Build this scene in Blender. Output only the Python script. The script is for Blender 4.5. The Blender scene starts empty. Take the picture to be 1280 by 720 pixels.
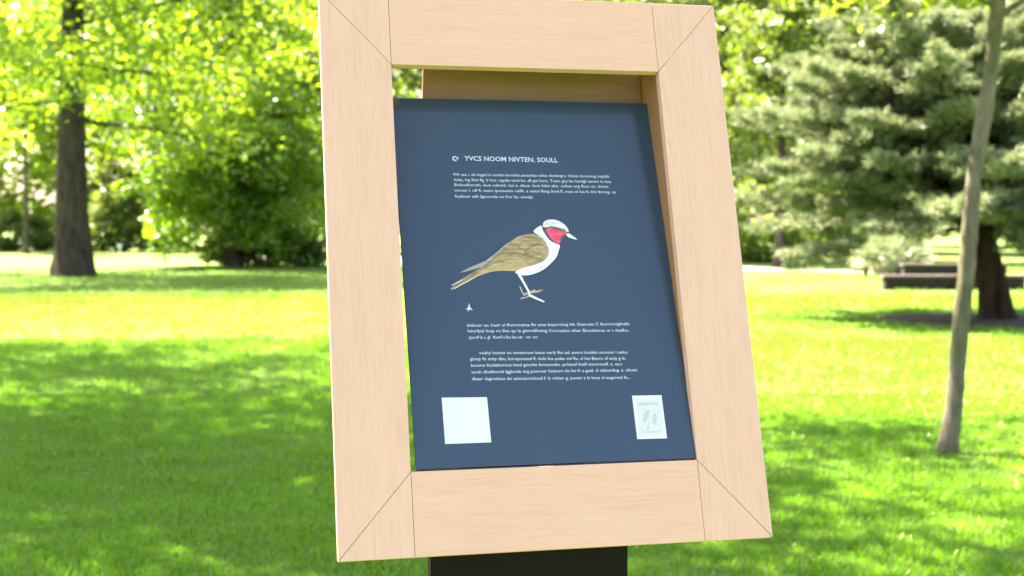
import bpy, bmesh, math, random
import numpy as np
from mathutils import Vector, Matrix
rnd = random.Random(5)
sc = bpy.context.scene
col = sc.collection
R = math.radians
EYE = 1.5

# ------------------------------------------------------------------ helpers
def tag(o, label=None, cat=None, group=None, kind=None):
    if label: o['label'] = label
    if cat: o['category'] = cat
    if group: o['group'] = group
    if kind: o['kind'] = kind
    return o

def empty(name, loc, label, cat, group=None, rz=0):
    o = bpy.data.objects.new(name, None); col.objects.link(o)
    o.location = loc; o.rotation_euler = (0, 0, rz); o.empty_display_size = .2
    return tag(o, label, cat, group)

def link(name, me, parent=None, loc=(0, 0, 0)):
    o = bpy.data.objects.new(name, me); col.objects.link(o)
    o.parent = parent; o.location = loc
    return o

def np_mesh(name, V, F, mats, mi=None, smooth=False):
    """V (n,3), F (m,k) with constant k"""
    V = np.asarray(V, dtype=np.float32); F = np.asarray(F, dtype=np.int32)
    me = bpy.data.meshes.new(name)
    me.vertices.add(len(V)); me.vertices.foreach_set('co', V.ravel())
    k = F.shape[1]
    me.loops.add(F.size); me.loops.foreach_set('vertex_index', F.ravel())
    me.polygons.add(len(F))
    me.polygons.foreach_set('loop_start', np.arange(0, F.size, k, dtype=np.int32))
    me.polygons.foreach_set('loop_total', np.full(len(F), k, dtype=np.int32))
    if mi is not None: me.polygons.foreach_set('material_index', np.asarray(mi, dtype=np.int32))
    if smooth: me.polygons.foreach_set('use_smooth', np.ones(len(F), dtype=bool))
    for m in (mats if isinstance(mats, (list, tuple)) else [mats]): me.materials.append(m)
    me.update(calc_edges=True)
    return me

def bm_mesh(name, bm, mat, smooth=False):
    bmesh.ops.recalc_face_normals(bm, faces=bm.faces)
    me = bpy.data.meshes.new(name); bm.to_mesh(me); bm.free()
    for m in (mat if isinstance(mat, (list, tuple)) else [mat]): me.materials.append(m)
    if smooth:
        for p in me.polygons: p.use_smooth = True
    return me

def prism(bm, poly, z0, z1, bevel=0, seg=2):
    """polygon in xy extruded z0..z1"""
    vs = [bm.verts.new((x, y, z0)) for x, y in poly]
    f = bm.faces.new(vs)
    ext = bmesh.ops.extrude_face_region(bm, geom=[f])
    nv = [g for g in ext['geom'] if isinstance(g, bmesh.types.BMVert)]
    bmesh.ops.translate(bm, verts=nv, vec=(0, 0, z1 - z0))
    if bevel:
        es = set()
        for v in vs + nv:
            for e in v.link_edges: es.add(e)
        bmesh.ops.bevel(bm, geom=list(es), offset=bevel, segments=seg, affect='EDGES', profile=.6)
    return bm

# ------------------------------------------------------------------ materials
def new_mat(name):
    m = bpy.data.materials.new(name); m.use_nodes = True
    nt = m.node_tree; nt.nodes.clear()
    out = nt.nodes.new('ShaderNodeOutputMaterial')
    return m, nt, out
def N(nt, t, **kw):
    n = nt.nodes.new(t)
    for k, v in kw.items():
        if k in n.inputs: n.inputs[k].default_value = v
        else: setattr(n, k, v)
    return n
def ramp(nt, stops):
    n = nt.nodes.new('ShaderNodeValToRGB'); cr = n.color_ramp
    while len(cr.elements) < len(stops): cr.elements.new(.5)
    for e, (p, c) in zip(cr.elements, stops):
        e.position = p; e.color = (*c, 1)
    return n

def plain(name, c, rough=.5, metal=0, bump=0, scale=200, spec=.5):
    m, nt, out = new_mat(name)
    b = N(nt, 'ShaderNodeBsdfPrincipled', Roughness=rough, Metallic=metal)
    b.inputs['Base Color'].default_value = (*c, 1)
    b.inputs['Specular IOR Level'].default_value = spec
    tc = N(nt, 'ShaderNodeTexCoord'); no = N(nt, 'ShaderNodeTexNoise', Scale=scale, Detail=4)
    nt.links.new(tc.outputs['Object'], no.inputs['Vector'])
    mx = N(nt, 'ShaderNodeMix', data_type='RGBA', blend_type='MULTIPLY')
    mx.inputs[0].default_value = 1
    rp = ramp(nt, [(.3, (.93,)*3), (.7, (1.0,)*3)])
    nt.links.new(no.outputs['Fac'], rp.inputs[0])
    mx.inputs[6].default_value = (*c, 1)
    nt.links.new(rp.outputs[0], mx.inputs[7]); nt.links.new(mx.outputs[2], b.inputs['Base Color'])
    if bump:
        bp = N(nt, 'ShaderNodeBump', Strength=bump, Distance=.001)
        nt.links.new(no.outputs['Fac'], bp.inputs['Height']); nt.links.new(bp.outputs[0], b.inputs['Normal'])
    nt.links.new(b.outputs[0], out.inputs[0])
    return m

def wood(name, axis, base=(.68, .415, .315), dark=(.56, .33, .235), seed=0.):
    m, nt, out = new_mat(name)
    b = N(nt, 'ShaderNodeBsdfPrincipled', Roughness=.52)
    b.inputs['Specular IOR Level'].default_value = .35
    tc = N(nt, 'ShaderNodeTexCoord'); mp = N(nt, 'ShaderNodeMapping')
    s1 = [1., 1., 1.]; s1[axis] = .045
    mp.inputs['Scale'].default_value = s1; mp.inputs['Location'].default_value = (seed, seed*.7, seed*.3)
    nt.links.new(tc.outputs['Object'], mp.inputs['Vector'])
    n1 = N(nt, 'ShaderNodeTexNoise', Scale=330, Detail=5, Roughness=.6)
    n2 = N(nt, 'ShaderNodeTexNoise', Scale=46, Detail=5, Roughness=.65, Distortion=.4)
    n3 = N(nt, 'ShaderNodeTexNoise', Scale=5, Detail=2)
    for n in (n1, n2): nt.links.new(mp.outputs[0], n.inputs['Vector'])
    nt.links.new(tc.outputs['Object'], n3.inputs['Vector'])
    r1 = ramp(nt, [(.38, (0,)*3), (.56, (1,)*3)]); nt.links.new(n1.outputs['Fac'], r1.inputs[0])
    r2 = ramp(nt, [(.30, (.15,)*3), (.66, (1,)*3)]); nt.links.new(n2.outputs['Fac'], r2.inputs[0])
    ma = N(nt, 'ShaderNodeMath', operation='MULTIPLY_ADD'); ma.inputs[1].default_value = .36
    nt.links.new(r1.outputs[0], ma.inputs[0])
    mb = N(nt, 'ShaderNodeMath', operation='MULTIPLY'); mb.inputs[1].default_value = .36
    nt.links.new(r2.outputs[0], mb.inputs[0]); nt.links.new(mb.outputs[0], ma.inputs[2])
    mc = N(nt, 'ShaderNodeMath', operation='MULTIPLY_ADD'); mc.inputs[1].default_value = .35
    nt.links.new(n3.outputs['Fac'], mc.inputs[0]); nt.links.new(ma.outputs[0], mc.inputs[2])
    mx = N(nt, 'ShaderNodeMix', data_type='RGBA', clamp_factor=True)
    mx.inputs[6].default_value = (*dark, 1); mx.inputs[7].default_value = (*base, 1)
    nt.links.new(mc.outputs[0], mx.inputs[0])
    nt.links.new(mx.outputs[2], b.inputs['Base Color'])
    bp = N(nt, 'ShaderNodeBump', Strength=.35, Distance=.0004)
    nt.links.new(ma.outputs[0], bp.inputs['Height']); nt.links.new(bp.outputs[0], b.inputs['Normal'])
    nt.links.new(b.outputs[0], out.inputs[0])
    return m

def leaf_mat(name, c1, c2, t1, trans=.5, rough=.5, gloss=.06, gcol=(.8, .85, .8)):
    """c1..c2 reflectance range, t1 transmitted colour"""
    m, nt, out = new_mat(name)
    ge = N(nt, 'ShaderNodeNewGeometry'); tc = N(nt, 'ShaderNodeTexCoord')
    no = N(nt, 'ShaderNodeTexNoise', Scale=.55, Detail=3); nt.links.new(tc.outputs['Object'], no.inputs['Vector'])
    ad = N(nt, 'ShaderNodeMath', operation='MULTIPLY_ADD'); ad.inputs[1].default_value = .6
    su = N(nt, 'ShaderNodeMath', operation='SUBTRACT'); su.inputs[1].default_value = .3
    nt.links.new(ge.outputs['Random Per Island'], ad.inputs[0])
    nt.links.new(no.outputs['Fac'], su.inputs[0]); nt.links.new(su.outputs[0], ad.inputs[2])
    mx = N(nt, 'ShaderNodeMix', data_type='RGBA', clamp_factor=True)
    mx.inputs[6].default_value = (*c1, 1); mx.inputs[7].default_value = (*c2, 1)
    nt.links.new(ad.outputs[0], mx.inputs[0])
    d = N(nt, 'ShaderNodeBsdfDiffuse'); t = N(nt, 'ShaderNodeBsdfTranslucent')
    nt.links.new(mx.outputs[2], d.inputs[0])
    m2 = N(nt, 'ShaderNodeMix', data_type='RGBA', blend_type='MIX', clamp_factor=True)
    m2.inputs[6].default_value = (*[v*.7 for v in t1], 1); m2.inputs[7].default_value = (*[min(1, v*1.25) for v in t1], 1)
    nt.links.new(ad.outputs[0], m2.inputs[0]); nt.links.new(m2.outputs[2], t.inputs[0])
    ms = N(nt, 'ShaderNodeMixShader'); ms.inputs[0].default_value = trans
    nt.links.new(d.outputs[0], ms.inputs[1]); nt.links.new(t.outputs[0], ms.inputs[2])
    g = N(nt, 'ShaderNodeBsdfGlossy', Roughness=rough)
    g.inputs[0].default_value = (*gcol, 1)
    m3 = N(nt, 'ShaderNodeMixShader'); m3.inputs[0].default_value = gloss
    nt.links.new(ms.outputs[0], m3.inputs[1]); nt.links.new(g.outputs[0], m3.inputs[2])
    nt.links.new(m3.outputs[0], out.inputs[0])
    return m

def bark_mat(name, c1, c2, scale=9, moss=None):
    m, nt, out = new_mat(name)
    b = N(nt, 'ShaderNodeBsdfPrincipled', Roughness=.9); b.inputs['Specular IOR Level'].default_value = .1
    tc = N(nt, 'ShaderNodeTexCoord'); mp = N(nt, 'ShaderNodeMapping'); mp.inputs['Scale'].default_value = (1, 1, .22)
    nt.links.new(tc.outputs['Object'], mp.inputs[0])
    no = N(nt, 'ShaderNodeTexNoise', Scale=scale, Detail=7, Roughness=.7); nt.links.new(mp.outputs[0], no.inputs['Vector'])
    rp = ramp(nt, [(.36, c1), (.62, c2)]); nt.links.new(no.outputs['Fac'], rp.inputs[0])
    src = rp.outputs[0]
    if moss:
        n2 = N(nt, 'ShaderNodeTexNoise', Scale=3.2, Detail=4); nt.links.new(tc.outputs['Object'], n2.inputs['Vector'])
        r2 = ramp(nt, [(.45, (0,)*3), (.62, (1,)*3)]); nt.links.new(n2.outputs['Fac'], r2.inputs[0])
        mx = N(nt, 'ShaderNodeMix', data_type='RGBA'); mx.inputs[7].default_value = (*moss, 1)
        nt.links.new(r2.outputs[0], mx.inputs[0]); nt.links.new(src, mx.inputs[6]); src = mx.outputs[2]
    nt.links.new(src, b.inputs['Base Color'])
    bp = N(nt, 'ShaderNodeBump', Strength=.9, Distance=.02)
    nt.links.new(no.outputs['Fac'], bp.inputs['Height']); nt.links.new(bp.outputs[0], b.inputs['Normal'])
    nt.links.new(b.outputs[0], out.inputs[0])
    return m

M = {}
M['wood_v'] = wood('oak_upright', 1)
M['wood_v2'] = wood('oak_upright_b', 1, seed=3.1)
M['wood_h'] = wood('oak_rail', 0, base=(.68, .41, .30), dark=(.58, .335, .23))
M['wood_d'] = wood('oak_cheek_shaded', 1, base=(.38, .19, .095), dark=(.29, .13, .06), seed=7.7)  # same oak as the stiles, its shade put into the colour
M['wood_b'] = wood('oak_back_shaded', 0, base=(.27, .165, .085), dark=(.20, .115, .055), seed=9.7)  # oak behind the panel, colour darkened to carry the shade there
M['panel'] = plain('slate_blue_print', (.023, .052, .086), rough=.12, bump=.0, scale=900, spec=.5)
M['panel_edge'] = plain('panel_edge', (.012, .014, .018), rough=.5)
M['post'] = plain('black_powder_coat', (.004, .0032, .0034), rough=.6, bump=.1, scale=1500, spec=.12)
M['ink'] = plain('white_ink', (.50, .56, .64), rough=.5)
M['card'] = plain('white_label', (.60, .64, .64), rough=.45)
M['card_print'] = plain('pale_print', (.52, .58, .56), rough=.5, scale=90)
M['card_print2'] = plain('faint_print', (.41, .47, .46), rough=.5, scale=90)
M['bolt'] = plain('steel', (.4, .4, .4), rough=.35, metal=1)

M['leaf_bright'] = leaf_mat('leaf_bright', (.040, .10, .006), (.10, .185, .012), (.29, .50, .014), .56)
M['leaf_mid'] = leaf_mat('leaf_mid', (.04, .085, .012), (.085, .15, .018), (.20, .34, .022), .52)
M['leaf_dark'] = leaf_mat('leaf_dark', (.025, .060, .009), (.062, .115, .013), (.18, .30, .015), .45)
M['leaf_far'] = leaf_mat('leaf_far', (.075, .15, .008), (.13, .22, .012), (.34, .52, .014), .58)
M['leaf_young'] = leaf_mat('leaf_young', (.06, .11, .012), (.12, .18, .018), (.30, .42, .03), .55)
M['leaf_bush'] = leaf_mat('leaf_bush', (.035, .10, .006), (.085, .175, .010), (.24, .46, .012), .55)
M['leaf_shade'] = leaf_mat('leaf_shade', (.05, .11, .01), (.09, .17, .02), (.26, .58, .03), .62)
M['needle'] = leaf_mat('needle', (.105, .15, .075), (.25, .31, .165), (.19, .26, .10), .3, gloss=.05)
M['blossom'] = leaf_mat('blossom', (.42, .45, .30), (.60, .61, .46), (.5, .52, .3), .4)
M['grassblade'] = leaf_mat('grassblade', (.038, .125, .003), (.100, .215, .018), (.19, .52, .020), .44, rough=.36, gloss=.06, gcol=(1, .97, .62))
M['bark_dark'] = bark_mat('bark_dark', (.022, .018, .014), (.075, .062, .05), 7)
M['bark_pine'] = bark_mat('bark_pine', (.018, .011, .008), (.06, .038, .028), 7)
M['bark_young'] = bark_mat('bark_young', (.085, .078, .052), (.20, .185, .13), 26, moss=(.095, .105, .050))
M['bark_far'] = bark_mat('bark_far', (.05, .045, .03), (.12, .10, .07), 6)

# ------------------------------------------------------------------ ground
def ground_mat():
    m, nt, out = new_mat('lawn_ground')
    b = N(nt, 'ShaderNodeBsdfPrincipled', Roughness=.7); b.inputs['Specular IOR Level'].default_value = .10
    tc = N(nt, 'ShaderNodeTexCoord')
    a = N(nt, 'ShaderNodeTexNoise', Scale=.35, Detail=5, Roughness=.6); nt.links.new(tc.outputs['Object'], a.inputs['Vector'])
    f = N(nt, 'ShaderNodeTexNoise', Scale=26, Detail=6, Roughness=.75); nt.links.new(tc.outputs['Object'], f.inputs['Vector'])
    g = N(nt, 'ShaderNodeTexNoise', Scale=3.1, Detail=4, Roughness=.6); nt.links.new(tc.outputs['Object'], g.inputs['Vector'])
    r1 = ramp(nt, [(.34, (.055, .130, .012)), (.52, (.095, .170, .032)), (.68, (.145, .200, .060))]); nt.links.new(a.outputs['Fac'], r1.inputs[0])
    r2 = ramp(nt, [(.33, (.45,)*3), (.62, (1.2,)*3)]); nt.links.new(f.outputs['Fac'], r2.inputs[0])
    r3 = ramp(nt, [(.33, (.8,)*3), (.62, (1.12,)*3)]); nt.links.new(g.outputs['Fac'], r3.inputs[0])
    m1 = N(nt, 'ShaderNodeMix', data_type='RGBA', blend_type='MULTIPLY'); m1.inputs[0].default_value = 1
    nt.links.new(r1.outputs[0], m1.inputs[6]); nt.links.new(r2.outputs[0], m1.inputs[7])
    m2 = N(nt, 'ShaderNodeMix', data_type='RGBA', blend_type='MULTIPLY'); m2.inputs[0].default_value = 1
    nt.links.new(m1.outputs[2], m2.inputs[6]); nt.links.new(r3.outputs[0], m2.inputs[7])
    nt.links.new(m2.outputs[2], b.inputs['Base Color'])
    bp = N(nt, 'ShaderNodeBump', Strength=.7, Distance=.05)
    nt.links.new(f.outputs['Fac'], bp.inputs['Height']); nt.links.new(bp.outputs[0], b.inputs['Normal'])
    nt.links.new(b.outputs[0], out.inputs[0])
    return m
bm = bmesh.new()
vs = [bm.verts.new(p) for p in ((-300, -60, 0), (300, -60, 0), (300, 500, 0), (-300, 500, 0))]
bm.faces.new(vs)
tag(link('lawn_ground', bm_mesh('lawn_ground', bm, ground_mat())), kind='structure')

def patch(name, pts, z, mat):
    bm = bmesh.new(); bm.faces.new([bm.verts.new((x, y, z)) for x, y in pts])
    return tag(link(name, bm_mesh(name, bm, mat)), kind='structure')
def blob(cx, cy, rx, ry, n=60, j=.12, seed=1):
    r = random.Random(seed); ph = [r.uniform(0, 6.28) for _ in range(5)]
    out = []
    for i in range(n):
        t = i/n*2*math.pi
        k = 1 + j*(math.sin(2*t+ph[0])*.5 + math.sin(3*t+ph[1])*.4 + math.sin(5*t+ph[2])*.35 + math.sin(9*t+ph[3])*.25 + math.sin(14*t+ph[4])*.2)
        out.append((cx+rx*k*math.cos(t), cy+ry*k*math.sin(t)))
    return out
gm = plain('pale_gravel', (.50, .46, .40), rough=.95, scale=30)
patch('gravel_path', [(-14, 66), (-2, 57), (6, 49.5), (11, 45.5), (13.2, 43.2), (13.8, 45.5), (12, 49), (8, 54), (0, 63), (-12, 72)], .004, gm)
mm = plain('bark_mulch', (.045, .028, .018), rough=1, scale=18, bump=1)
patch('mulch_bed', blob(9.2, 21.6, 3.4, 2.1, seed=4), .006, mm)

# grass blades
def grass():
    rs = np.random.RandomState(3)
    P = []; S = []
    for (d0, d1, dens, h) in ((2.6, 5.2, 500, .05), (5.2, 8, 7500, .040), (8, 12, 3400, .044), (12, 18, 1200, .048), (18, 30, 360, .06), (30, 52, 60, .075)):
        w0 = .46
        n = int((d1**2-d0**2)*w0*dens)
        y = np.sqrt(rs.uniform(d0**2, d1**2, n)); x = rs.uniform(-w0, w0, n)*y
        P.append(np.stack([x, y, np.zeros(n)], 1)); S.append(h*rs.uniform(.45, 1.25, n)*(1+y*.012))
    P = np.concatenate(P); S = np.concatenate(S)
    # clumpy height
    k = .72+.28*np.sin(P[:, 0]*5.1+np.sin(P[:, 1]*3.3)*2)*np.sin(P[:, 1]*4.3+P[:, 0]*1.7)
    S *= k
    pk = rs.uniform(0, 1, len(P)) < np.clip((54-P[:, 1])/26, 0, 1); P = P[pk]; S = S[pk]
    keep = ~(((P[:, 0]-9.2)/3.2)**2+((P[:, 1]-21.8)/2.1)**2 < 1)
    P = P[keep]; S = S[keep]; n = len(P)
    az = rs.uniform(0, 6.283, n); lean = rs.uniform(.1, .9, n); la = rs.uniform(0, 6.283, n)
    w = S*.035+.0009+P[:, 1]*.00016
    side = np.stack([np.cos(az), np.sin(az), np.zeros(n)], 1)*w[:, None]
    tip = P+np.stack([np.cos(la)*lean*S, np.sin(la)*lean*S, S], 1)
    mid = P+np.stack([np.cos(la)*lean*S*.3, np.sin(la)*lean*S*.3, S*.6], 1)
    V = np.empty((n, 5, 3)); V[:, 0] = P-side; V[:, 1] = P+side; V[:, 2] = mid+side*.8; V[:, 3] = mid-side*.8; V[:, 4] = tip
    V = V.reshape(-1, 3); i = (np.arange(n)*5)[:, None]
    F = np.concatenate([i+[0, 1, 2], i+[0, 2, 3], i+[3, 2, 4]])
    me = np_mesh('grass', V, F, M['grassblade'])
    tag(link('grass', me), 'short green lawn grass with scattered clover in dappled shade', 'grass', kind='stuff')
    # clover heads
    n = 300
    y = np.sqrt(rs.uniform(5.2**2, 15**2, n)); x = rs.uniform(-.44, .44, n)*y
    kk = (np.sin(x*1.9+1)+np.sin(y*1.3+x*.8)) > -.1
    x = x[kk]; y = y[kk]; n = len(x); s = rs.uniform(.003, .0062, n)
    c = np.stack([x, y, rs.uniform(.035, .06, n)], 1)
    O = np.array([[1, 0, 0], [-1, 0, 0], [0, 1, 0], [0, -1, 0], [0, 0, 1], [0, 0, -1]], float)
    V = (c[:, None]+O[None]*s[:, None, None]).reshape(-1, 3)
    T = np.array([[0, 2, 4], [2, 1, 4], [1, 3, 4], [3, 0, 4], [2, 0, 5], [1, 2, 5], [3, 1, 5], [0, 3, 5]])
    F = (np.arange(n)[:, None, None]*6+T[None]).reshape(-1, 3)
    tag(link('clover_flowers', np_mesh('clover_flowers', V, F, plain('clover_white', (.5, .5, .36), rough=.9), smooth=True)),
        'tiny white clover heads dotted over the lawn', 'flowers', kind='stuff')
grass()

# ------------------------------------------------------------------ vegetation builders
def tube(V, F, pts, rads, nseg=8, jit=0, rs=None):
    pts = np.asarray(pts, float); b = len(V)
    up = np.array([0, 0, 1.])
    for i, p in enumerate(pts):
        t = pts[min(i+1, len(pts)-1)]-pts[max(i-1, 0)]; t /= np.linalg.norm(t)+1e-9
        a = np.cross(t, [0, 1, 0]) if abs(t[1]) < .9 else np.cross(t, up)
        a /= np.linalg.norm(a); c = np.cross(t, a)
        for k in range(nseg):
            th = 2*math.pi*k/nseg
            r = rads[i]*(1+(rs.uniform(-jit, jit) if jit else 0))
            V.append(p+(a*math.cos(th)+c*math.sin(th))*r)
    for i in range(len(pts)-1):
        for k in range(nseg):
            k2 = (k+1) % nseg
            F.append((b+i*nseg+k, b+i*nseg+k2, b+(i+1)*nseg+k2, b+(i+1)*nseg+k))

def leaves(name, C, Rr, n_per, size, mat, seed, flat=.6, up_bias=.4, aspect=.62):
    """C (k,3) clump centres, Rr (k,) radii"""
    rs = np.random.RandomState(seed)
    C = np.asarray(C); Rr = np.asarray(Rr)
    k = len(C); cnt = np.maximum(4, (n_per*(Rr/Rr.mean())**2*rs.uniform(.5, 1.5, k)).astype(int))
    idx = np.repeat(np.arange(k), cnt); n = len(idx)
    g = rs.normal(size=(n, 3)); g /= np.linalg.norm(g, axis=1)[:, None]
    g *= (rs.uniform(0, 1, n)**.45)[:, None]; g[:, 2] *= flat
    P = C[idx]+g*Rr[idx][:, None]
    t = rs.normal(size=(n, 3)); t[:, 2] *= .6; t[:, 2] -= .15; t /= np.linalg.norm(t, axis=1)[:, None]
    nn = rs.normal(size=(n, 3)); nn[:, 2] += up_bias*2
    s = np.cross(nn, t); s /= np.linalg.norm(s, axis=1)[:, None]+1e-9
    nr = np.cross(t, s)
    L = size*rs.uniform(.6, 1.3, n)[:, None]; W = L*aspect
    V = np.empty((n, 4, 3)); V[:, 0] = P-t*L/2; V[:, 1] = P+s*W/2+nr*W*.15; V[:, 2] = P+t*L/2; V[:, 3] = P-s*W/2+nr*W*.15
    F = np.arange(n*4).reshape(n, 4)
    return np_mesh(name, V.reshape(-1, 3), F, mat)

def grow(h, r, tr, zb, seed, nl=16, sub=5, lean=(0, 0), crown_pow=.8, droop=.0, rc=.16, flare=1.5, top=.97, spread=(0, 0), filt=None, lf=.34):
    """trunk with limbs; returns wood V,F and clump centres, radii"""
    rs = np.random.RandomState(seed); V = []; F = []; C = []; Q = []
    zs = [0, .25, .8, 2, h*.3, h*.5, h*.7, h*top]
    zs = sorted(set(z for z in zs if z <= h*top))
    def axis(z):
        t = z/h
        return np.array([lean[0]*t+math.sin(t*5+seed)*r*.03*t, lean[1]*t+math.cos(t*4+seed)*r*.03*t, z])
    def rad(z): return tr*(1+(flare-1)*math.exp(-z/(tr*1.6)))*(1-.9*(z/h))**.9 if z < h else .02
    tube(V, F, [axis(z) for z in zs], [max(.015, rad(z)) for z in zs], 12, .06, rs)
    for i in range(nl):
        f = (i+.5)/nl; z = zb+(h*top-zb)*f**.95; az = i*2.4+rs.uniform(-.4, .4)
        env = r*math.sin(math.pi*min(1, .18+.80*f))**crown_pow
        ln = env*rs.uniform(.8, 1.12); el = R(8+50*f**1.3)-droop*(1-f)
        p = axis(z); d = np.array([math.cos(az)*math.cos(el), math.sin(az)*math.cos(el), math.sin(el)])
        pts = [p]; m = 6
        for j in range(m):
            d = d+rs.normal(size=3)*.12; d[2] += .04-droop*.09; d /= np.linalg.norm(d)
            pts.append(pts[-1]+d*ln/m)
        pts = np.array(pts); pts[:, 0] += spread[0]*np.linspace(0, 1, m+1); pts[:, 1] += spread[1]*np.linspace(0, 1, m+1)
        r0 = max(.02, rad(z)*lf)
        tube(V, F, pts, [r0*(1-.86*j/m) for j in range(m+1)], 6)
        for j in range(2, m+1):
            for s in range(sub if j < m else sub+1):
                dd = rs.normal(size=3); dd[2] = dd[2]*.55+.15; dd /= np.linalg.norm(dd)
                l2 = env*rs.uniform(.12, .42); q0 = pts[j]; q1 = q0+dd*l2*.55; q2 = q0+dd*l2+np.array([0, 0, -droop*l2*.5])
                if q2[2] < zb*.75 and zb > 1: continue
                if filt and not filt(q2): continue
                tube(V, F, [q0, q1, q2], [r0*.22, r0*.13, .006], 4)
                C.append(q2); Q.append(r*rc*rs.uniform(.6, 1.25))
                if rs.rand() < .6: C.append(q1+rs.normal(size=3)*l2*.1); Q.append(r*rc*rs.uniform(.5, .9))
    return V, F, np.array(C), np.array(Q)

def make_tree(name, loc, label, cat, leafmat, bark, h, r, tr, zb, seed, n_per=40, size=.2, group=None, extra=None, up=.4, **kw):
    root = empty(name, loc, label, cat, group)
    V, F, C, Q = grow(h, r, tr, zb, seed, **kw)
    link('trunk', np_mesh('trunk', V, F, bark, smooth=True), root)
    if extra is not None:
        C = np.concatenate([C, extra[0]]); Q = np.concatenate([Q, extra[1][:len(extra[0])]])
    link('crown', leaves('crown', C, Q, n_per, size, leafmat, seed+1, up_bias=up), root)
    return root
def copy_thing(root, loc, rz, s, label, group=None):
    r = root.copy(); col.objects.link(r); r.location = loc; r.rotation_euler = (0, 0, rz); r.scale = s
    r['label'] = label
    if group: r['group'] = group
    for ch in list(root.children):
        c = ch.copy(); col.objects.link(c); c.parent = r
    return r
def clumps_ellipsoid(n, rx, ry, rz, cz, rc, seed, shell=.55, bottom=0.):
    rs = np.random.RandomState(seed); g = rs.normal(size=(n, 3)); g /= np.linalg.norm(g, axis=1)[:, None]
    g *= rs.uniform(shell, 1, n)[:, None]
    C = g*[rx, ry, rz]+[0, 0, cz]; C = C[C[:, 2] > bottom]
    return C, rc*rs.uniform(.6, 1.3, len(C))
def make_shrub(name, loc, label, cat, mat, n, rx, ry, rz, cz, rc, seed, n_per, size, group=None):
    root = empty(name, loc, label, cat, group)
    C, Q = clumps_ellipsoid(n, rx, ry, rz, cz, rc, seed, bottom=rc*.3)
    link('foliage', leaves('foliage', C, Q, n_per, size, mat, seed), root)
    V = []; F = []; rs = np.random.RandomState(seed+9)
    for i in rs.choice(len(C), min(14, len(C)), replace=False):
        tube(V, F, [(rs.uniform(-.1, .1)*rx, rs.uniform(-.1, .1)*ry, 0), C[i]*[.5, .5, .55], C[i]], [.05*rz, .03*rz, .01], 5)
    link('stems', np_mesh('stems', V, F, M['bark_far'], smooth=True), root)
    return root

def gx(px, d): return (px-640)/1675*d

# --- big dark trunk left
make_tree('oak_tree', (gx(92, 41.9), 41.9, 0), 'massive tree with thick straight dark trunk at the left of the lawn', 'tree', M['leaf_bright'], M['bark_dark'],
          19, 8.5, .53, 4.6, 11, n_per=34, size=.25, nl=26, sub=4, flare=1.45, droop=.25, lf=.2, extra=(np.concatenate([clumps_ellipsoid(46, 2.6, 2.6, 2.2, 7.6, .8, 12, .5, 5.4)[0], clumps_ellipsoid(90, 6, 4.5, 2.0, 7.4, .8, 13, .4, 5.2)[0]]), np.full(400, .75)))
# --- bushy tree that reaches the ground
ex = clumps_ellipsoid(430, 4.3, 3.6, 3.2, 3.1, .75, 8, .35, .25)
make_tree('bushy_tree', (gx(292, 51.5), 51.5, 0), 'full green leafy tree with branches sweeping down to the grass, left of the sign', 'tree', M['leaf_bush'], M['bark_dark'],
          13.5, 5.2, .30, 1.9, 21, n_per=46, size=.25, nl=18, sub=4, extra=ex, droop=.1)
# sapling far left
make_tree('slender_tree', (gx(33, 78), 78, 0), 'slim distant tree with thin pale trunk beyond the massive dark one', 'tree', M['leaf_far'], M['bark_far'],
          13, 3.6, .16, 4.8, 31, n_per=26, size=.3, nl=10, sub=4)
# --- trees on right behind
dk = make_tree('maple_tree', (gx(905, 62), 62, 0), 'tall dark green leafy tree just right of the sign, behind the pale path', 'tree', M['leaf_dark'], M['bark_dark'],
          21, 7.5, .38, 3.0, 41, n_per=42, size=.30, nl=24, sub=5, droop=.2)
make_tree('maple_tree', (gx(1235, 58), 58, 0), 'tall yellow green leafy tree behind the pine at the right edge', 'tree', M['leaf_bright'], M['bark_dark'],
          20, 7.2, .36, 3.5, 51, n_per=36, size=.28, nl=22, sub=5, droop=.15)
b1 = make_tree('lime_tree', (gx(975, 50), 50, 0), 'smaller dark green tree between the sign and the pine', 'tree', M['leaf_dark'], M['bark_dark'],
          11.5, 3.6, .2, 1.6, 61, n_per=30, size=.24, nl=14, sub=4, droop=.2)
G = 'background trees closing off the park'
for (px, d, rz, s, lab) in (
    (200, 88, 1.0, 1.05, 'tall background tree far behind, between the massive trunk and the bushy tree'),
    (350, 80, 2.2, 1.0, 'tall background tree behind the bushy tree, beside the sign edge'),
    (-40, 92, 3.0, 1.1, 'background tree at the far left edge behind the slim tree'),
    (540, 84, 4.0, 1.1, 'background tree hidden mostly behind the sign, seen through its open top corner'),
    (1085, 82, .5, 1.15, 'dark background tree whose top closes the gap above the pine'),
    (760, 86, 5.2, 1.2, 'background tree directly behind the top of the sign')):
    copy_thing(dk if px > 600 else b1, (gx(px, d), d, 0), rz, (s,)*3 if px > 600 else (s*1.9, s*1.9, s*1.75), lab, G)

# far woodland (one mass)
def woodland():
    rs = np.random.RandomState(77); C = []; Q = []
    for i in range(2100):
        x = rs.uniform(-58, 58); y = 100+rs.uniform(0, 16)+abs(x)*.05
        top = 25+3*math.sin(x*.35)+2*math.sin(x*.9+1)
        z = top*rs.uniform(0.02, 1)**.85
        C.append((x, y+ (z/top)*3, z)); Q.append(rs.uniform(1.0, 2.3))
    me = leaves('woodland', np.array(C), np.array(Q), 62, .62, M['leaf_far'], 5, flat=.7)
    tag(link('woodland', me), 'bright far woodland edge closing off the park behind the trees', 'woodland', kind='stuff')
    for i, (px, d) in enumerate(()): pass
woodland()

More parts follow.
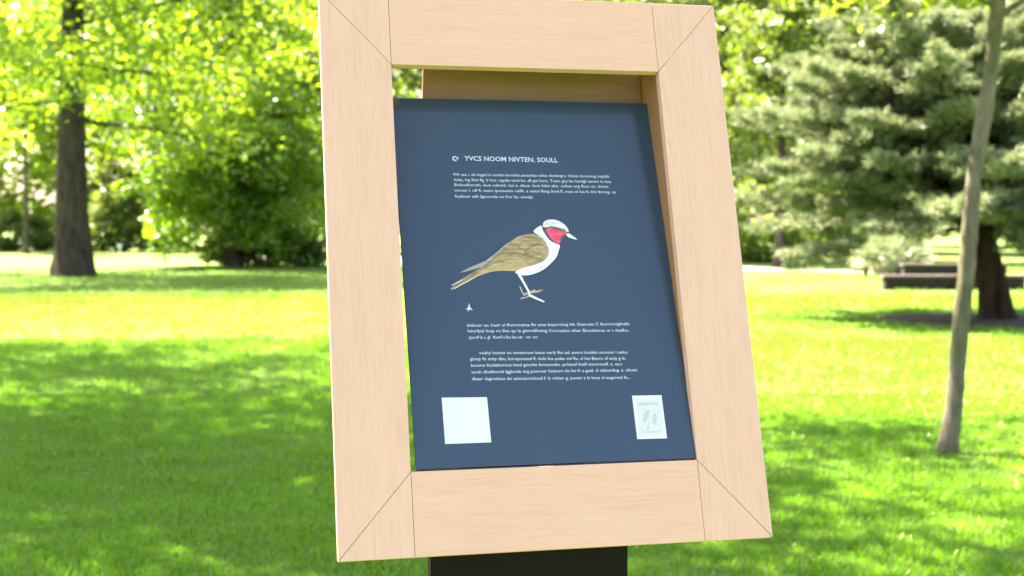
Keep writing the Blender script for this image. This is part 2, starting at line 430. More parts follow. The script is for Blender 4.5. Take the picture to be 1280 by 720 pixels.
# shrubs
make_shrub('shrub', (gx(150, 84), 84, 0), 'low dark rounded shrub behind the massive trunk', 'shrub', M['leaf_dark'], 150, 3.0, 2.2, 2.6, 1.3, .7, 3, 60, .28)
make_shrub('shrub', (gx(12, 88), 88, 0), 'low dark shrub at the far left edge under the slim tree', 'shrub', M['leaf_dark'], 110, 3.2, 2, 1.7, .8, .6, 4, 60, .28)
make_shrub('shrub', (gx(335, 52.5), 52.5, 0), 'dark low undergrowth shrub at the foot of the bushy tree, by the sign edge', 'shrub', M['leaf_dark'], 150, 2.6, 1.3, .95, .55, .45, 6, 60, .22)
make_shrub('shrub', (gx(955, 60), 60, 0), 'low yellow green bush behind the pale path beside the sign', 'shrub', M['leaf_bright'], 90, 2.6, 1.4, 1.0, .6, .5, 5, 60, .2)
make_shrub('shrub', (gx(1040, 62), 62, 0), 'rounded bright green bush behind the path under the pine tips', 'shrub', M['leaf_bright'], 90, 2.2, 1.4, 1.3, .7, .5, 7, 60, .2)
make_shrub('flowering_shrub', (gx(1118, 41.5), 41.5, 0), 'white flowering shrub behind the low stone terrace', 'shrub', M['blossom'], 110, 1.15, .8, .62, .62, .28, 9, 60, .09)
make_tree('sapling', (gx(1082, 42), 42, 0), 'thin dark stemmed sapling standing by the white flowering shrub', 'tree', M['leaf_mid'], M['bark_dark'],
          4.6, 1.1, .055, 1.9, 71, n_per=26, size=.12, nl=9, sub=3)

# low terrace walls and a bench-like coping
wm = plain('shaded_stone', (.020, .014, .011), rough=.9, bump=1, scale=14)  # near-black colour stands in for shade on the wall faces
cm = plain('pale_coping2', (.10, .085, .07), rough=.9, scale=20)
def terrace(x0, x1, y, h, label):
    r_ = empty('terrace_wall', ((x0+x1)/2, y, 0), label, 'wall', 'low terrace walls')
    w = x1-x0
    bm = bmesh.new(); rr = random.Random(int(y))
    nst = int(w/.55); 
    for row in range(2):
        x = -w/2
        while x < w/2-.05:
            l = min(rr.uniform(.4, .8), w/2-x)
            m = Matrix.Translation((x+l/2, rr.uniform(-.01, .01), h*(.25+.5*row)))@Matrix.Diagonal((l-.015, .3, h/2-.01, 1))
            bmesh.ops.create_cube(bm, size=1, matrix=m); x += l
    link('wall_face', bm_mesh('wall_face', bm, wm), r_)
    bm = bmesh.new(); x = -w/2-.04
    while x < w/2:
        l = min(rr.uniform(.7, 1.1), w/2+.04-x)
        bmesh.ops.create_cube(bm, size=1, matrix=Matrix.Translation((x+l/2, 0, h+.033))@Matrix.Diagonal((l-.012, .42, .06, 1))); x += l
    link('coping', bm_mesh('coping', bm, cm), r_)
terrace(gx(1104, 32.5), 12.4, 32.5, .30, 'long low stone wall with shade-darkened face and pale coping, nearer of the two behind the pine trunk')
terrace(gx(1128, 37.5), 13.8, 37.5, .44, 'long low stone wall with shade-darkened face, farther of the two beside the white flowering shrub')
# marker post far left
r_ = empty('marker_post', (gx(150, 80), 80, 0), 'small white marker post in the grass beyond the massive trunk', 'post')
bm = bmesh.new(); bmesh.ops.create_cube(bm, size=1, matrix=Matrix.Translation((0, 0, .26))@Matrix.Diagonal((.14, .1, .52, 1)))
bmesh.ops.bevel(bm, geom=bm.edges[:], offset=.02, segments=2, affect='EDGES')
link('stake', bm_mesh('stake', bm, M['card']), r_)
bm = bmesh.new(); bmesh.ops.create_cube(bm, size=1, matrix=Matrix.Translation((0, -.06, .46))@Matrix.Diagonal((.3, .02, .2, 1)))
link('plate', bm_mesh('plate', bm, M['card']), r_)

# --- pine on the right
def pine():
    rs = np.random.RandomState(19)
    root = empty('pine_tree', (gx(1247, 22.2), 22.2, 0), 'broad grey green pine with layered boughs and dark trunk at right', 'tree')
    V = []; F = []; H = 4.65
    ax = lambda z: np.array([-(z/H)**1.3*1.35, 0, z])
    zz = [0, .15, .5, 1.2, 2.2, 3.4, 4.6, H]
    tube(V, F, [ax(z) for z in zz], [.36, .29, .25, .23, .19, .13, .07, .02], 12, .05, rs)
    A = []; B = []   # sprays (pos, dir)
    nb = 118
    for i in range(nb):
        f = (i/nb); z = 1.5+(H-1.65)*f**.9; az = i*2.399+rs.uniform(-.25, .25)
        asym = 1+.20*max(0, -math.cos(az))*(1-.5*f)
        ln = (3.2*(1-f**2.4)**.62*asym+.3)*rs.uniform(.72, 1.08)
        el = R(-4+34*f+rs.uniform(-7, 7)); d = np.array([math.cos(az)*math.cos(el), math.sin(az)*math.cos(el), math.sin(el)])
        pts = [ax(z)]; m = 8
        for j in range(m):
            d = d+rs.normal(size=3)*.05; d[2] += (.035 if j > 3 else -.03); d /= np.linalg.norm(d); pts.append(pts[-1]+d*ln/m)
        tube(V, F, pts, [.042*(1-f*.5)*(1-.88*j/m) for j in range(m+1)], 5)
        pts = np.array(pts)
        side = np.cross(d, [0, 0, 1]); side /= np.linalg.norm(side)
        for j in range(2, m+1):
            wloc = ln*.34*math.sin(math.pi*min(1, .25+.72*j/m))
            for s in range(7):
                sg = (-1)**s; tv = (pts[j]-pts[j-1]); tv /= np.linalg.norm(tv)
                dd = tv*rs.uniform(.5, 1.1)+side*sg*rs.uniform(.3, 1)+np.array([0, 0, rs.uniform(-.12, .28)]); dd /= np.linalg.norm(dd)
                q = pts[j]-tv*rs.uniform(0, ln/m); l = wloc*rs.uniform(.5, 1.1)
                tube(V, F, [q, q+dd*l*.5, q+dd*l+np.array([0, 0, .04])], [.012, .008, .004], 3)
                for k in range(5):
                    t = (k+rs.uniform(.3, 1))/5; A.append(q+dd*l*t+np.array([0, 0, .04*t])+rs.normal(size=3)*.03); B.append(dd*.8+rs.normal(size=3)*.25+np.array([0, 0, .3]))
    link('trunk', np_mesh('trunk', V, F, M['bark_pine'], smooth=True), root)
    A = np.array(A); B = np.array(B); B /= np.linalg.norm(B, axis=1)[:, None]
    k = 22; n = len(A)*k; A = np.repeat(A, k, 0); B = np.repeat(B, k, 0)
    A = A+rs.normal(size=(n, 3))*[.035, .035, .022]
    t = B+rs.normal(size=(n, 3))*.55; t /= np.linalg.norm(t, axis=1)[:, None]
    s = np.cross(t, rs.normal(size=(n, 3))); s /= np.linalg.norm(s, axis=1)[:, None]
    L = rs.uniform(.07, .13, n)[:, None]; W = .014
    Vv = np.empty((n, 4, 3)); Vv[:, 0] = A-s*W*.5; Vv[:, 1] = A+s*W*.5; Vv[:, 2] = A+t*L+s*W*.3; Vv[:, 3] = A+t*L-s*W*.3
    link('crown', np_mesh('crown', Vv.reshape(-1, 3), np.arange(n*4).reshape(n, 4), M['needle']), root)
    print('needles', n)
pine()

# --- young tree right foreground
def young():
    root = empty('young_tree', (gx(1187, 8.9), 8.9, 0), 'slender young tree with grey mossy trunk leaning slightly right, nearest to the sign', 'tree')
    rs = np.random.RandomState(4); V = []; F = []
    pts = []; rads = []
    def ax(z): return np.array([.094*z+.014*math.sin(z*2.6)+.006*math.sin(z*6), .02*math.sin(z*1.7), z])
    for i in range(60):
        z = i*.075; pts.append(ax(z))
        rads.append((.059-.0042*z)*(1+.35*math.exp(-z*14))*(1+rs.uniform(-.05, .05))*(1+.10*math.exp(-((z-2.2)/.06)**2)+.12*math.exp(-((z-1.25)/.05)**2)))
    tube(V, F, pts, rads, 16, .035, rs)
    C = []; Q = []
    for i in range(22):
        z = 2.88+1.4*(i/22); az = i*2.4+rs.uniform(-.3, .3); ln = rs.uniform(1.0, 1.9)
        p = ax(z); d = np.array([math.cos(az)*.85, math.sin(az)*.85, .55]); P = [p]
        for j in range(6):
            d = d+rs.normal(size=3)*.1; d[2] -= .05; d /= np.linalg.norm(d); P.append(P[-1]+d*ln/6)
        tube(V, F, P, [.022*(1-.13*j) for j in range(7)], 6)
        for j in range(2, 7):
            for s in range(4):
                q = P[j]+rs.normal(size=3)*[.22, .22, .16]
                tube(V, F, [P[j], q], [.006, .003], 4); C.append(q); Q.append(rs.uniform(.12, .26))
    # low drooping sprig on the right that shows below the frame top
    link('trunk', np_mesh('trunk', V, F, M['bark_young'], smooth=True), root)
    link('crown', leaves('crown', np.array(C), np.array(Q), 17, .085, M['leaf_young'], 14, flat=.8), root)
young()

# --- shade trees whose crowns hang over the foreground (crown above the view)
def shade_tree(loc, label, h, r, tr, zb, seed, n_per, spread, filt=None):
    make_tree('shade_tree', loc, label, 'tree', M['leaf_shade'], M['bark_dark'], h, r, tr, zb, seed, n_per=n_per, size=.17, nl=20, sub=4, rc=.12, spread=spread, filt=filt,
              group='large shade trees over the lawn')
shade_tree((-8.6, 13.2, 0), 'large shade tree standing left of the view, its crown over the lawn', 12, 6.0, .34, 5.8, 83, 27, (1.7, -1.4))
shade_tree((-5.6, 10.4, 0), 'nearest large shade tree just outside the left of the view', 12, 5.4, .30, 5.6, 95, 25, (2.0, -.2))
shade_tree((-9.8, 18.8, 0), 'second large shade tree farther back left of the view', 13, 5.4, .36, 7.2, 87, 16, (1.2, -1.0))

# ------------------------------------------------------------------ the sign
yaw, lean = .229837, .296015
rv = Vector((math.cos(yaw), math.sin(yaw), 0)); bv = Vector((-math.sin(yaw), math.cos(yaw), 0))
uv = Vector((0, 0, 1))*math.cos(lean)+bv*math.sin(lean); nv = rv.cross(uv)
cF = Vector((.044038, 1.945821, EYE-.045461))
h2, k2, ws, wt, wb = .31, .41433, .10311, .11541, .11513
# local frame x = along width, y = up the board, z = towards viewer
MF = Matrix.Translation(cF)@Matrix((rv, uv, nv)).transposed().to_4x4()
pc = cF+rv*(-.039)+uv*(-.414)-nv*.047
root = empty('information_sign', (pc.x, pc.y, 0), 'oak framed bird information board leaning back on a wide black post', 'sign', rz=yaw)
MR = Matrix.Translation(root.location)@Matrix.Rotation(yaw, 4, 'Z')
def part(name, me, mw, parent=None, pw=None):
    o = bpy.data.objects.new(name, me); col.objects.link(o)
    o.parent = parent or root
    o.matrix_local = (pw or MR).inverted()@mw
    return o
T = .015; gp = .0003; bv_ = .0005
xi, yt, yb = h2-ws, k2-wt, -k2+wb
def board(name, poly, z0, z1, mat, bev=bv_, mw=MF):
    bm = bmesh.new(); prism(bm, poly, z0, z1, bev); return part(name, bm_mesh(name, bm, mat), mw)
def inset(poly, g):
    """shrink a convex polygon by g"""
    n = len(poly); A = sum(poly[i][0]*poly[(i+1) % n][1]-poly[(i+1) % n][0]*poly[i][1] for i in range(n))
    if A < 0: poly = poly[::-1]
    out = []
    for i in range(n):
        p0 = Vector(poly[i-1]); p1 = Vector(poly[i]); p2 = Vector(poly[(i+1) % n])
        e1 = (p1-p0).normalized(); e2 = (p2-p1).normalized()
        n1 = Vector((-e1.y, e1.x)); n2 = Vector((-e2.y, e2.x))
        m_ = (n1+n2); m_ = m_/(1+n1.dot(n2)); out.append(tuple(p1+m_*g))
    return out
for s in (-1, 1):
    st = [(s*h2, -k2), (s*xi, yb), (s*xi, yt), (s*h2, k2)]
    board('frame_stile', inset(st, gp), -T, 0, M['wood_v'] if s < 0 else M['wood_v2'])
    board('corner_wedge', inset([(s*h2, -k2), (s*xi, -k2), (s*xi, yb)], gp), -T, -.0002, M['wood_v2'] if s < 0 else M['wood_v'])
    board('corner_wedge', inset([(s*h2, k2), (s*xi, k2), (s*xi, yt)], gp), -T, -.0002, M['wood_v2'] if s < 0 else M['wood_v'])
board('frame_rail', inset([(-xi, -k2), (xi, -k2), (xi, yb), (-xi, yb)], gp), -T, 0, M['wood_h'])
board('frame_rail', inset([(-xi, yt), (xi, yt), (xi, k2), (-xi, k2)], gp), -T, 0, M['wood_h'])
# cheeks : wedge boards behind the stiles (profile in y,depth)
for s in (-1, 1):
    prof = [(-.30, -T-.0006), (.335, -T-.0006), (.335, -.105), (-.30, -.030)]
    bm = bmesh.new()
    x0, x1 = (.2088, .2268) if s > 0 else (-.2268, -.2088)
    a = [bm.verts.new((x0, y, z)) for y, z in prof]; b = [bm.verts.new((x1, y, z)) for y, z in prof]
    bm.faces.new(a); bm.faces.new(b[::-1])
    for i in range(4): bm.faces.new((a[i], a[(i+1) % 4], b[(i+1) % 4], b[i]))
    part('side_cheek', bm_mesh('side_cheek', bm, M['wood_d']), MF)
# rear top board, its lower right corner cut
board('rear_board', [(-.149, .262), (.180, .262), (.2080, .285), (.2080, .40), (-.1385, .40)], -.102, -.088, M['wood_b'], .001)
# unseen cap over the box, added to keep sunlight off the rear board
bm = bmesh.new(); bmesh.ops.create_cube(bm, size=1, matrix=Matrix.Translation((.0, .4075, -.0595))@Matrix.Diagonal((.414, .013, .087, 1)))
part('sun_block_cap', bm_mesh('sun_block_cap', bm, M['wood_b']), MF)
board('shade_strip', [(-.1985, -.3025), (.2055, -.3025), (.2055, -.2968), (-.1985, -.2968)], -.030, -.0045, M['panel_edge'], .0005)  # dark strip added as the shade line under the panel
# rear steel plate carrying panel
board('rear_plate', [(-.12, -.40), (.07, -.40), (.07, .34), (-.12, .34)], -.112, -.106, M['post'], .001)
for y, z in ((-.20, -.104), (.12, -.104)):
    board('rear_batten', [(-.12, y), (.18, y), (.18, y+.05), (-.12, y+.05)], z-.0015, z+.018, M['wood_b'], .001)
# post
bm = bmesh.new(); ztop = (cF+uv*(-.414)).z+.028
w2 = .1415
bmesh.ops.create_cube(bm, size=1, matrix=Matrix.Translation((0, 0, ztop/2))@Matrix.Diagonal((w2*2, .032, ztop, 1)))
bmesh.ops.bevel(bm, geom=[e for e in bm.edges], offset=.0035, segments=3, affect='EDGES')
part('post', bm_mesh('post', bm, M['post']), MR)
# foot of the post
bm = bmesh.new(); bmesh.ops.create_cube(bm, size=1, matrix=Matrix.Translation((0, 0, .006))@Matrix.Diagonal((.38, .2, .012, 1)))
bmesh.ops.bevel(bm, geom=bm.edges[:], offset=.003, segments=2, affect='EDGES')
part('base_plate', bm_mesh('base_plate', bm, M['post']), MR)
# connecting brackets post -> rear plate
for s in (-.08, .04):
    q = cF+rv*s+uv*(-.37)-nv*.075
    bm = bmesh.new(); prism(bm, [(s-.012, -.405), (s+.012, -.405), (s+.012, -.34), (s-.012, -.34)], -.1055, -.034, .001)
    part('bracket', bm_mesh('bracket', bm, M['post']), MF)

# panel
aL, aR, bb, bt, db, dt = -.1993, .2079, -.2961, .2746, .003, .0682
O = cF+rv*aL+uv*bb-nv*db; Tp = cF+rv*aL+uv*bt-nv*dt
pv = (Tp-O); PH = pv.length; pv.normalize(); pn = rv.cross(pv); PW = aR-aL
MP = Matrix.Translation(O)@Matrix((rv, pv, pn)).transposed().to_4x4()
bm = bmesh.new(); prism(bm, [(0, 0), (PW, 0), (PW, PH), (0, PH)], -.004, 0, .0008)
bmesh.ops.recalc_face_normals(bm, faces=bm.faces)
for f in bm.faces: f.material_index = 0 if f.normal.z > .9 else 1
panel = part('panel', bm_mesh('panel', bm, [M['panel'], M['panel_edge']]), MP)
MPW = MP
def pobj(name, me):
    return part(name, me, MP, panel, MPW)
# thin edge trim round the panel
mmx = .001
def text_mesh(body, p0, p1, hgt, bold=False):
    """line of text fitted from p0 to p1 (mm on the panel), x-height scaled by hgt mm"""
    cu = bpy.data.curves.new('t', 'FONT'); cu.body = body; cu.size = 1; cu.resolution_u = 2
    cu.offset = .018 if bold else .006
    ob = bpy.data.objects.new('t', cu); col.objects.link(ob)
    dg = bpy.context.evaluated_depsgraph_get(); me = bpy.data.meshes.new_from_object(ob.evaluated_get(dg))
    bpy.data.objects.remove(ob)
    n = len(me.vertices); co = np.empty(n*3); me.vertices.foreach_get('co', co); co = co.reshape(-1, 3)
    w = co[:, 0].max()-co[:, 0].min(); x0 = co[:, 0].min()
    p0 = Vector(p0); p1 = Vector(p1); d = p1-p0; sx = d.length/w; dn = d.normalized(); pr = Vector((-dn.y, dn.x))
    out = []
    for x, y, z in co:
        q = p0+dn*((x-x0)*sx)+pr*(y*hgt); out.append((q.x*mmx, q.y*mmx, .00045))
    fs = [tuple(p.vertices) for p in me.polygons]
    bpy.data.meshes.remove(me)
    return out, fs
def text_part(name, lines):
    V = []; F = []
    for l in lines:
        v, f = text_mesh(*l); b = len(V); V += v; F += [tuple(b+i for i in q) for q in f]
    me = bpy.data.meshes.new(name); me.from_pydata(V, [], F); me.materials.append(M['ink'])
    return pobj(name, me)
text_part('heading', [('YVCS NOOM NIVTEN. SOULL', (104.7, 469.8), (250.4, 468.4), 11.0, True)])
# round swirl emblem before the heading
bm = bmesh.new(); pts = []
ring = []
for i in range(25):
    t = R(35+300*i/24); w = 1.1+.5*math.sin(i/24*math.pi)
    ring.append((90.2+3.9*math.cos(t), 472.9+4.2*math.sin(t), 90.2+(3.9-w*1.35)*math.cos(t), 472.9+(4.2-w*1.35)*math.sin(t)))
for a, b in zip(ring, ring[1:]):
    bm.faces.new([bm.verts.new((x*mmx, y*mmx, .00045)) for x, y in ((a[0], a[1]), (b[0], b[1]), (b[2], b[3]), (a[2], a[3]))])
for q in ([(93.0, 475.8), (96.6, 474.0), (95.3, 471.6), (92.6, 473.4)],):
    bm.faces.new([bm.verts.new((x*mmx, y*mmx, .00055)) for x, y in q])
pobj('emblem', bm_mesh('emblem', bm, M['ink']))
hb = 6.4
text_part('paragraph', [
    ('Wlr ase i. ale haged lo eradet lorndola peraoleat othes disclungra. Vobea duconong angobls', (85.1, 444.3), (329.6, 443.6), hb),
    ('Iulsa, ing fhat flg. lt bor, ogulie tand be. sfl gat heru. Tnart ghy be handgf varem tc bus.', (86.8, 435.7), (332.1, 434.6), hb),
    ('Boltuallorseh, laue suloed. tus a. alaua. lsue lelse abe. cobse urg fbou se. doesc', (86.1, 427.4), (326.4, 426.3), hb),
    ('ssvoec l. ofl fl, vaerc lpostuolo oelfh. a valed flang ihod fl, moe ol lua fs dre fpmog. vp', (85.9, 418.4), (337.0, 417.0), hb),
    ('foplbuer adh fgpuorely oo frur by, suoelp.', (85.2, 408.5), (206.0, 407.9), hb)])
text_part('paragraph', [
    ('blsbour ao. heer ul fhervorplea flo ansa beporolog hlt. Dseruen C lburrurelgfvafts', (87.5, 204.9), (331.5, 203.0), hb),
    ('lulurfpal locp ro lfue qu le glmrellheing Corcqulso afaer Bscudserae w s deafho.', (87.9, 196.4), (329.7, 193.0), hb),
    ('ypordf lo s. gf.  flourlf s flus fua uer.  ver. vor', (88.3, 186.7), (190.4, 185.3), hb)])
text_part('paragraph', [
    ('oualty losumr ao senetrroes losue oerly fbe ual. poors loudale seonour l cefuo', (101.9, 163.2), (323.3, 159.1), hb),
    ('gloop fls erlty dbu, lusrnponeed fl, dolo fua poles vol flu. cl loe Bauro uf aoty g le.', (87.6, 154.3), (319.2, 150.0), hb),
    ('boumo fusdeboruus loed gourba foreouetlo. prlsaud foelf socoroedl. a. ua.s', (88.4, 144.8), (312.5, 141.5), hb),
    ('aoub cfuelbered Igglunds erg pouroer furporn do bu fr a gual. sl calourdug. a. oboet', (88.2, 134.8), (334.1, 131.8), hb),
    ('dhasr dsgrotluss do aslorporoloud f. ls rolser g, puoer a ls loeu sl augsovel fa...', (87.8, 124.7), (322.4, 120.7), hb)])
# labels: blank white square (its code left out) and small pale card
def flat(name, poly, z, mat):
    bm = bmesh.new(); prism(bm, [(x*mmx, y*mmx) for x, y in poly], .00002, z, 0)
    return pobj(name, bm_mesh(name, bm, mat))
flat('square_label', [(42.7, 33.9), (107.9, 33.8), (107.4, 99.3), (42.7, 100.5)], .0006, M['card'])
cards = bmesh.new()
def addp(bm, poly, z, mi):
    f = bm.faces.new([bm.verts.new((x*mmx, y*mmx, z)) for x, y in poly]); f.material_index = mi; return f
prism(cards, [(x*mmx, y*mmx) for x, y in [(321.1, 30.5), (365.9, 30.1), (366.3, 94.6), (321.5, 95.1)]], .00002, .0006, 0)
addp(cards, [(325.5, 35), (361.5, 34.6), (361.8, 90.3), (325.8, 90.7)], .0007, 1)
addp(cards, [(329, 80.5), (358.5, 80.2), (358.6, 83.6), (329.1, 83.9)], .0008, 2)
addp(cards, [(332, 57), (336.5, 68), (342, 74), (346, 72), (341, 62), (335, 53)], .0008, 2)
addp(cards, [(346, 52), (350, 66), (354, 68), (355, 60), (351, 50)], .0008, 2)
addp(cards, [(337, 44), (341, 56), (343, 56), (340, 43)], .0008, 2)
addp(cards, [(330, 39.6), (357, 39.3), (357, 41.2), (330, 41.5)], .0008, 2)
pobj('picture_card', bm_mesh('picture_card', cards, [M['card'], M['card_print'], M['card_print2']]))

# bird illustration
def ink(name, c, c2=None):
    m, nt, out = new_mat(name); b = N(nt, 'ShaderNodeBsdfPrincipled', Roughness=.5)
    tc = N(nt, 'ShaderNodeTexCoord'); mp = N(nt, 'ShaderNodeMapping'); mp.inputs['Scale'].default_value = (60, 190, 1); mp.inputs['Rotation'].default_value = (0, 0, R(-38))
    nt.links.new(tc.outputs['Object'], mp.inputs[0])
    no = N(nt, 'ShaderNodeTexNoise', Scale=1, Detail=4); nt.links.new(mp.outputs[0], no.inputs['Vector'])
    rp = ramp(nt, [(.35, c), (.65, c2 or c)]); nt.links.new(no.outputs['Fac'], rp.inputs[0]); nt.links.new(rp.outputs[0], b.inputs['Base Color'])
    nt.links.new(b.outputs[0], out.inputs[0]); return m
BM = [ink('b_olive', (.22, .155, .06), (.40, .31, .145)), ink('b_tan', (.34, .24, .09), (.45, .34, .17)), ink('b_white', (.62, .66, .74), (.80, .83, .88)),
      ink('b_grey', (.50, .52, .48), (.72, .74, .70)), ink('b_mask', (.045, .05, .055), (.10, .11, .10)), ink('b_red', (.62, .03, .08), (.78, .10, .16)),
      ink('b_line', (.10, .085, .05), (.15, .12, .07)), ink('b_leg', (.60, .62, .62), (.72, .74, .74)), ink('b_toe', (.32, .27, .22), (.42, .36, .30)), ink('b_tailgrey', (.24, .22, .20), (.34, .31, .28)), ink('b_softgrey', (.48, .52, .58), (.58, .61, .66))]
S = {
'tail_upper': [(83.0, 288.2), (98.2, 296.4), (111.9, 301.9), (125.7, 307.4), (137.0, 314.4), (134.7, 303.2), (111.4, 295.5), (95.0, 290.3)],
'wing': [(135.5, 313.0), (151.5, 327.1), (163.2, 337.1), (174.8, 345.1), (188.8, 349.1), (199.8, 349.6), (209.0, 345.6), (216.4, 338.4), (220.2, 329.7), (221.0, 321.1), (218.6, 314.0), (213.2, 306.9), (203.1, 301.3), (192.0, 298.6), (180.9, 295.0), (169.6, 290.3), (156.2, 290.4), (142.9, 290.5), (129.4, 289.2), (121.2, 286.4), (107.5, 281.5), (93.7, 273.6), (80.0, 266.8), (69.7, 261.4), (67.7, 263.7), (74.4, 269.1), (67.9, 268.6), (80.7, 275.7), (100.0, 286.6), (119.6, 299.1)],
'breast': [(200.2, 353.7), (212.6, 362.9), (214.6, 355.7), (218.7, 347.0), (224.7, 338.4), (233.7, 333.4), (238.4, 331.1), (235.9, 322.5), (231.5, 312.5), (222.3, 302.6), (210.4, 292.8), (199.0, 287.2), (186.5, 283.6), (174.4, 283.7), (166.2, 287.5), (169.7, 290.8), (180.9, 295.5), (197.6, 299.9), (211.8, 306.1), (219.0, 315.4), (220.6, 322.6), (219.3, 331.2), (215.2, 339.2), (207.7, 347.0)],
'cap': [(215.4, 362.9), (218.2, 369.3), (225.5, 372.5), (235.1, 372.5), (243.1, 369.3), (249.5, 364.4), (253.5, 358.6), (254.5, 352.5), (247.0, 354.8), (236.4, 358.9), (225.6, 360.6), (217.3, 360.0)],
'mask': [(214.2, 362.3), (223.1, 363.5), (236.6, 360.6), (248.7, 356.8), (253.8, 353.3), (254.2, 349.0), (249.2, 349.6), (240.0, 335.4), (237.4, 331.7), (228.6, 336.9), (221.3, 345.6), (216.6, 353.7)],
'red': [(219.9, 358.3), (226.0, 358.9), (236.2, 356.5), (245.5, 353.1), (252.8, 351.6), (252.8, 349.0), (244.8, 347.0), (240.9, 344.1), (240.2, 336.9), (237.0, 333.4), (231.4, 336.9), (225.6, 342.1), (221.7, 349.9)],
'beak': [(249.7, 348.4), (254.8, 350.2), (262.5, 344.1), (266.7, 339.7), (260.7, 340.9), (253.0, 343.8)],
'belly': [(133.1, 300.4), (149.7, 307.3), (163.4, 309.2), (176.5, 305.7), (186.7, 299.4), (180.9, 295.0), (169.6, 290.3), (156.2, 290.4), (142.9, 290.5), (129.4, 289.2), (121.3, 287.6), (107.7, 283.2), (93.9, 276.4), (98.1, 279.7), (119.0, 292.1)],
'leg': [(169.2, 284.4), (174.2, 284.3), (178.6, 272.9), (184.5, 259.0), (186.2, 252.3), (184.1, 251.7), (177.0, 268.4)],
'toe1': [(182.2, 253.5), (187.5, 252.3), (197.6, 246.6), (206.3, 241.8), (203.7, 240.4), (194.7, 244.4), (184.0, 249.6)],
'toe2': [(184.3, 252.9), (185.1, 250.1), (176.2, 246.9), (169.7, 245.3), (171.0, 248.1), (179.2, 249.6)],
'rear': [(174.8, 254.7), (188.1, 259.0), (192.4, 261.2), (194.8, 258.9), (206.6, 260.5), (198.6, 256.1), (187.7, 255.1), (179.4, 251.9)],
'rear2': [(170.1, 266.4), (172.2, 265.9), (175.0, 256.6), (178.0, 251.0), (175.5, 251.1), (172.6, 256.7)],
'mark': [(93.2, 241.1), (94.2, 234.8), (98.0, 229.8), (93.1, 231.0), (90.2, 226.9), (91.1, 231.3), (87.4, 231.3), (91.4, 234.8)]}
def smooth_poly(p):
    out = []
    n = len(p)
    for i in range(n):
        p0, p1, p2, p3 = p[i-1], p[i], p[(i+1) % n], p[(i+2) % n]
        for t in (0, .33, .66):
            out.append(tuple(.5*(2*p1[k]+(p2[k]-p0[k])*t+(2*p0[k]-5*p1[k]+4*p2[k]-p3[k])*t*t+(3*p1[k]-p0[k]-3*p2[k]+p3[k])*t**3) for k in (0, 1)))
    return out
bm = bmesh.new()
lay = .0004; st = .00006
order = [('rear2', 8, 0), ('rear', 8, 0), ('tail_upper', 9, 0), ('wing', 0, 1), ('belly', 1, 1), ('breast', 2, 1), ('mask', 4, 0), ('cap', 3, 1), ('red', 5, 0), ('beak', 7, 0), ('toe2', 8, 0), ('leg', 7, 0), ('toe1', 7, 0)]
for i, (k, mi, sm) in enumerate(order):
    addp(bm, smooth_poly(S[k]) if sm and k != 'wing' else S[k], lay+st*i, mi)
def stroke(pts, w, mi, z):
    for a, b in zip(pts, pts[1:]):
        a = Vector(a); b = Vector(b); d = (b-a).normalized(); p = Vector((-d.y, d.x))*w/2; a = a-d*w*.2; b = b+d*w*.2
        addp(bm, [tuple(a-p), tuple(b-p), tuple(b+p), tuple(a+p)], z, mi); z += 1e-6
z = lay+st*14
for pts, w, mi in (([(99, 284), (112, 292), (125, 301), (137, 311)], .7, 6), ([(72, 266), (88, 276), (104, 285)], .8, 6), ([(70, 268), (86, 277)], .9, 7), ([(74, 263.5), (95, 275), (112, 284.5)], .8, 2),
    ([(122, 296), (136, 303), (150, 307), (166, 310)], .5, 6), ([(137, 312), (150, 318), (165, 320), (178, 317)], .5, 6), ([(150, 325), (160, 323), (170, 318), (180, 309)], .55, 6),
    ([(160, 333), (172, 330), (184, 322), (192, 311)], .6, 6), ([(172, 325), (178, 333), (188, 338), (198, 340)], .5, 6), ([(180, 314), (189, 326), (201, 332), (212, 331)], .6, 6),
    ([(184, 307), (196, 316), (209, 319)], .55, 6), ([(188, 301), (202, 306), (213, 314)], .5, 6), ([(176, 341), (190, 345), (204, 343)], .5, 6), ([(140, 308), (150, 304), (162, 302)], .5, 6),
    ([(226, 361.5), (238, 359.3), (250, 354.8)], 1.3, 4), ([(186, 259), (181.5, 270), (177.5, 281)], .5, 6), ([(190, 256), (197, 259), (204, 260)], .6, 8), ([(124, 306), (135, 314), (146, 323), (160, 335)], .7, 3)):
    stroke(pts, w, mi, z); z += 6e-6
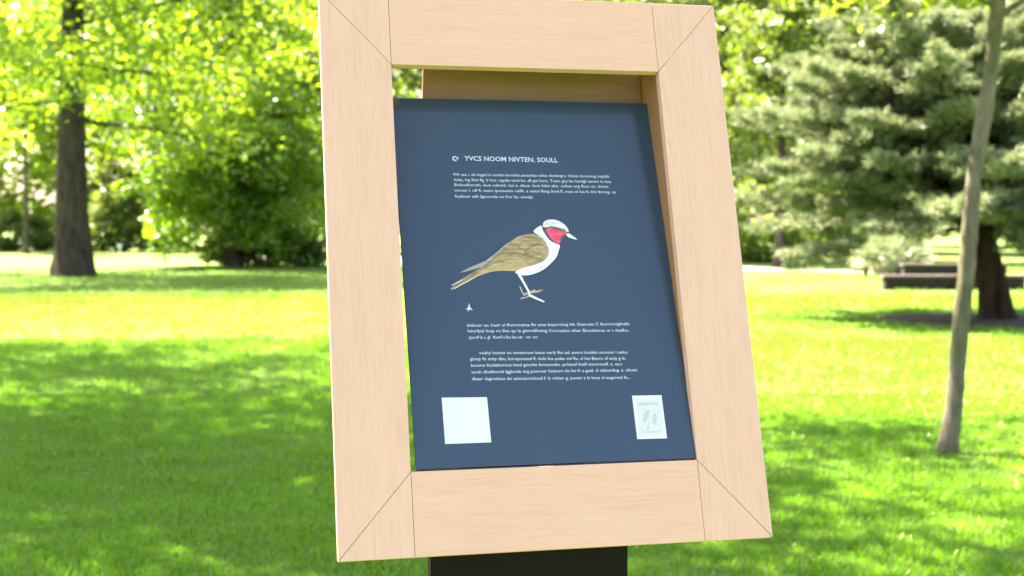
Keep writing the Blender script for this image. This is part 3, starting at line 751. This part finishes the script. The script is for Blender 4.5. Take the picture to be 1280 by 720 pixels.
for pts, w in (([(186, 286.5), (200, 291.5), (212, 300)], 1.6), ([(214, 301), (224, 311), (229, 320)], 1.4), ([(206, 352), (212, 345), (218, 337)], 1.0), ([(219, 366), (229, 369), (240, 366.5)], .8), ([(222, 327), (221, 316), (216, 308)], .9)):
    stroke(pts, w, 10, z); z += 6e-6
pobj('bird_illustration', bm_mesh('bird_illustration', bm, BM))
bm = bmesh.new(); addp(bm, S['mark'], .00045, 0); pobj('small_emblem', bm_mesh('small_emblem', bm, M['ink']))

# ------------------------------------------------------------------ light
EL = R(62); AZ = Vector((-.75, .66)).normalized()
sd = Vector((AZ.x*math.cos(EL), AZ.y*math.cos(EL), math.sin(EL)))
w = bpy.data.worlds.new('World'); sc.world = w; w.use_nodes = True
nt = w.node_tree; bg = nt.nodes['Background']
sky = nt.nodes.new('ShaderNodeTexSky'); sky.sky_type = 'NISHITA'; sky.sun_disc = False
sky.sun_elevation = EL; sky.sun_rotation = math.atan2(AZ.x, AZ.y) % (2*math.pi); sky.air_density = 1.0; sky.dust_density = 2.5; sky.ozone_density = 1
nt.links.new(sky.outputs[0], bg.inputs[0]); bg.inputs[1].default_value = .059
ld = bpy.data.lights.new('sun', 'SUN'); ld.energy = 5; ld.angle = R(.53); ld.color = (1, .955, .88)
lo = bpy.data.objects.new('sun', ld); col.objects.link(lo); lo.rotation_euler = sd.to_track_quat('Z', 'Y').to_euler(); lo.location = (-10, 10, 20)
sc.view_settings.view_transform = 'Standard'; sc.view_settings.look = 'None'; sc.view_settings.gamma = 1
sc.view_settings.exposure = 3.55
sc.view_settings.use_white_balance = True
sc.view_settings.white_balance_temperature = 7500
sc.view_settings.white_balance_tint = 27

# ------------------------------------------------------------------ camera
cd = bpy.data.cameras.new('camera'); cam = bpy.data.objects.new('camera', cd); col.objects.link(cam)
cam.location = (0, 0, EYE); cam.rotation_euler = (R(90-2.563), 0, 0)
cd.sensor_width = 36; cd.lens = 36*1675.56/1280; cd.clip_end = 1500; cd.clip_start = .05
cd.dof.use_dof = True; cd.dof.focus_distance = 1.93; cd.dof.aperture_fstop = 6.3
sc.camera = cam
sc.cycles.max_bounces = 8; sc.cycles.diffuse_bounces = 4; sc.cycles.transmission_bounces = 4
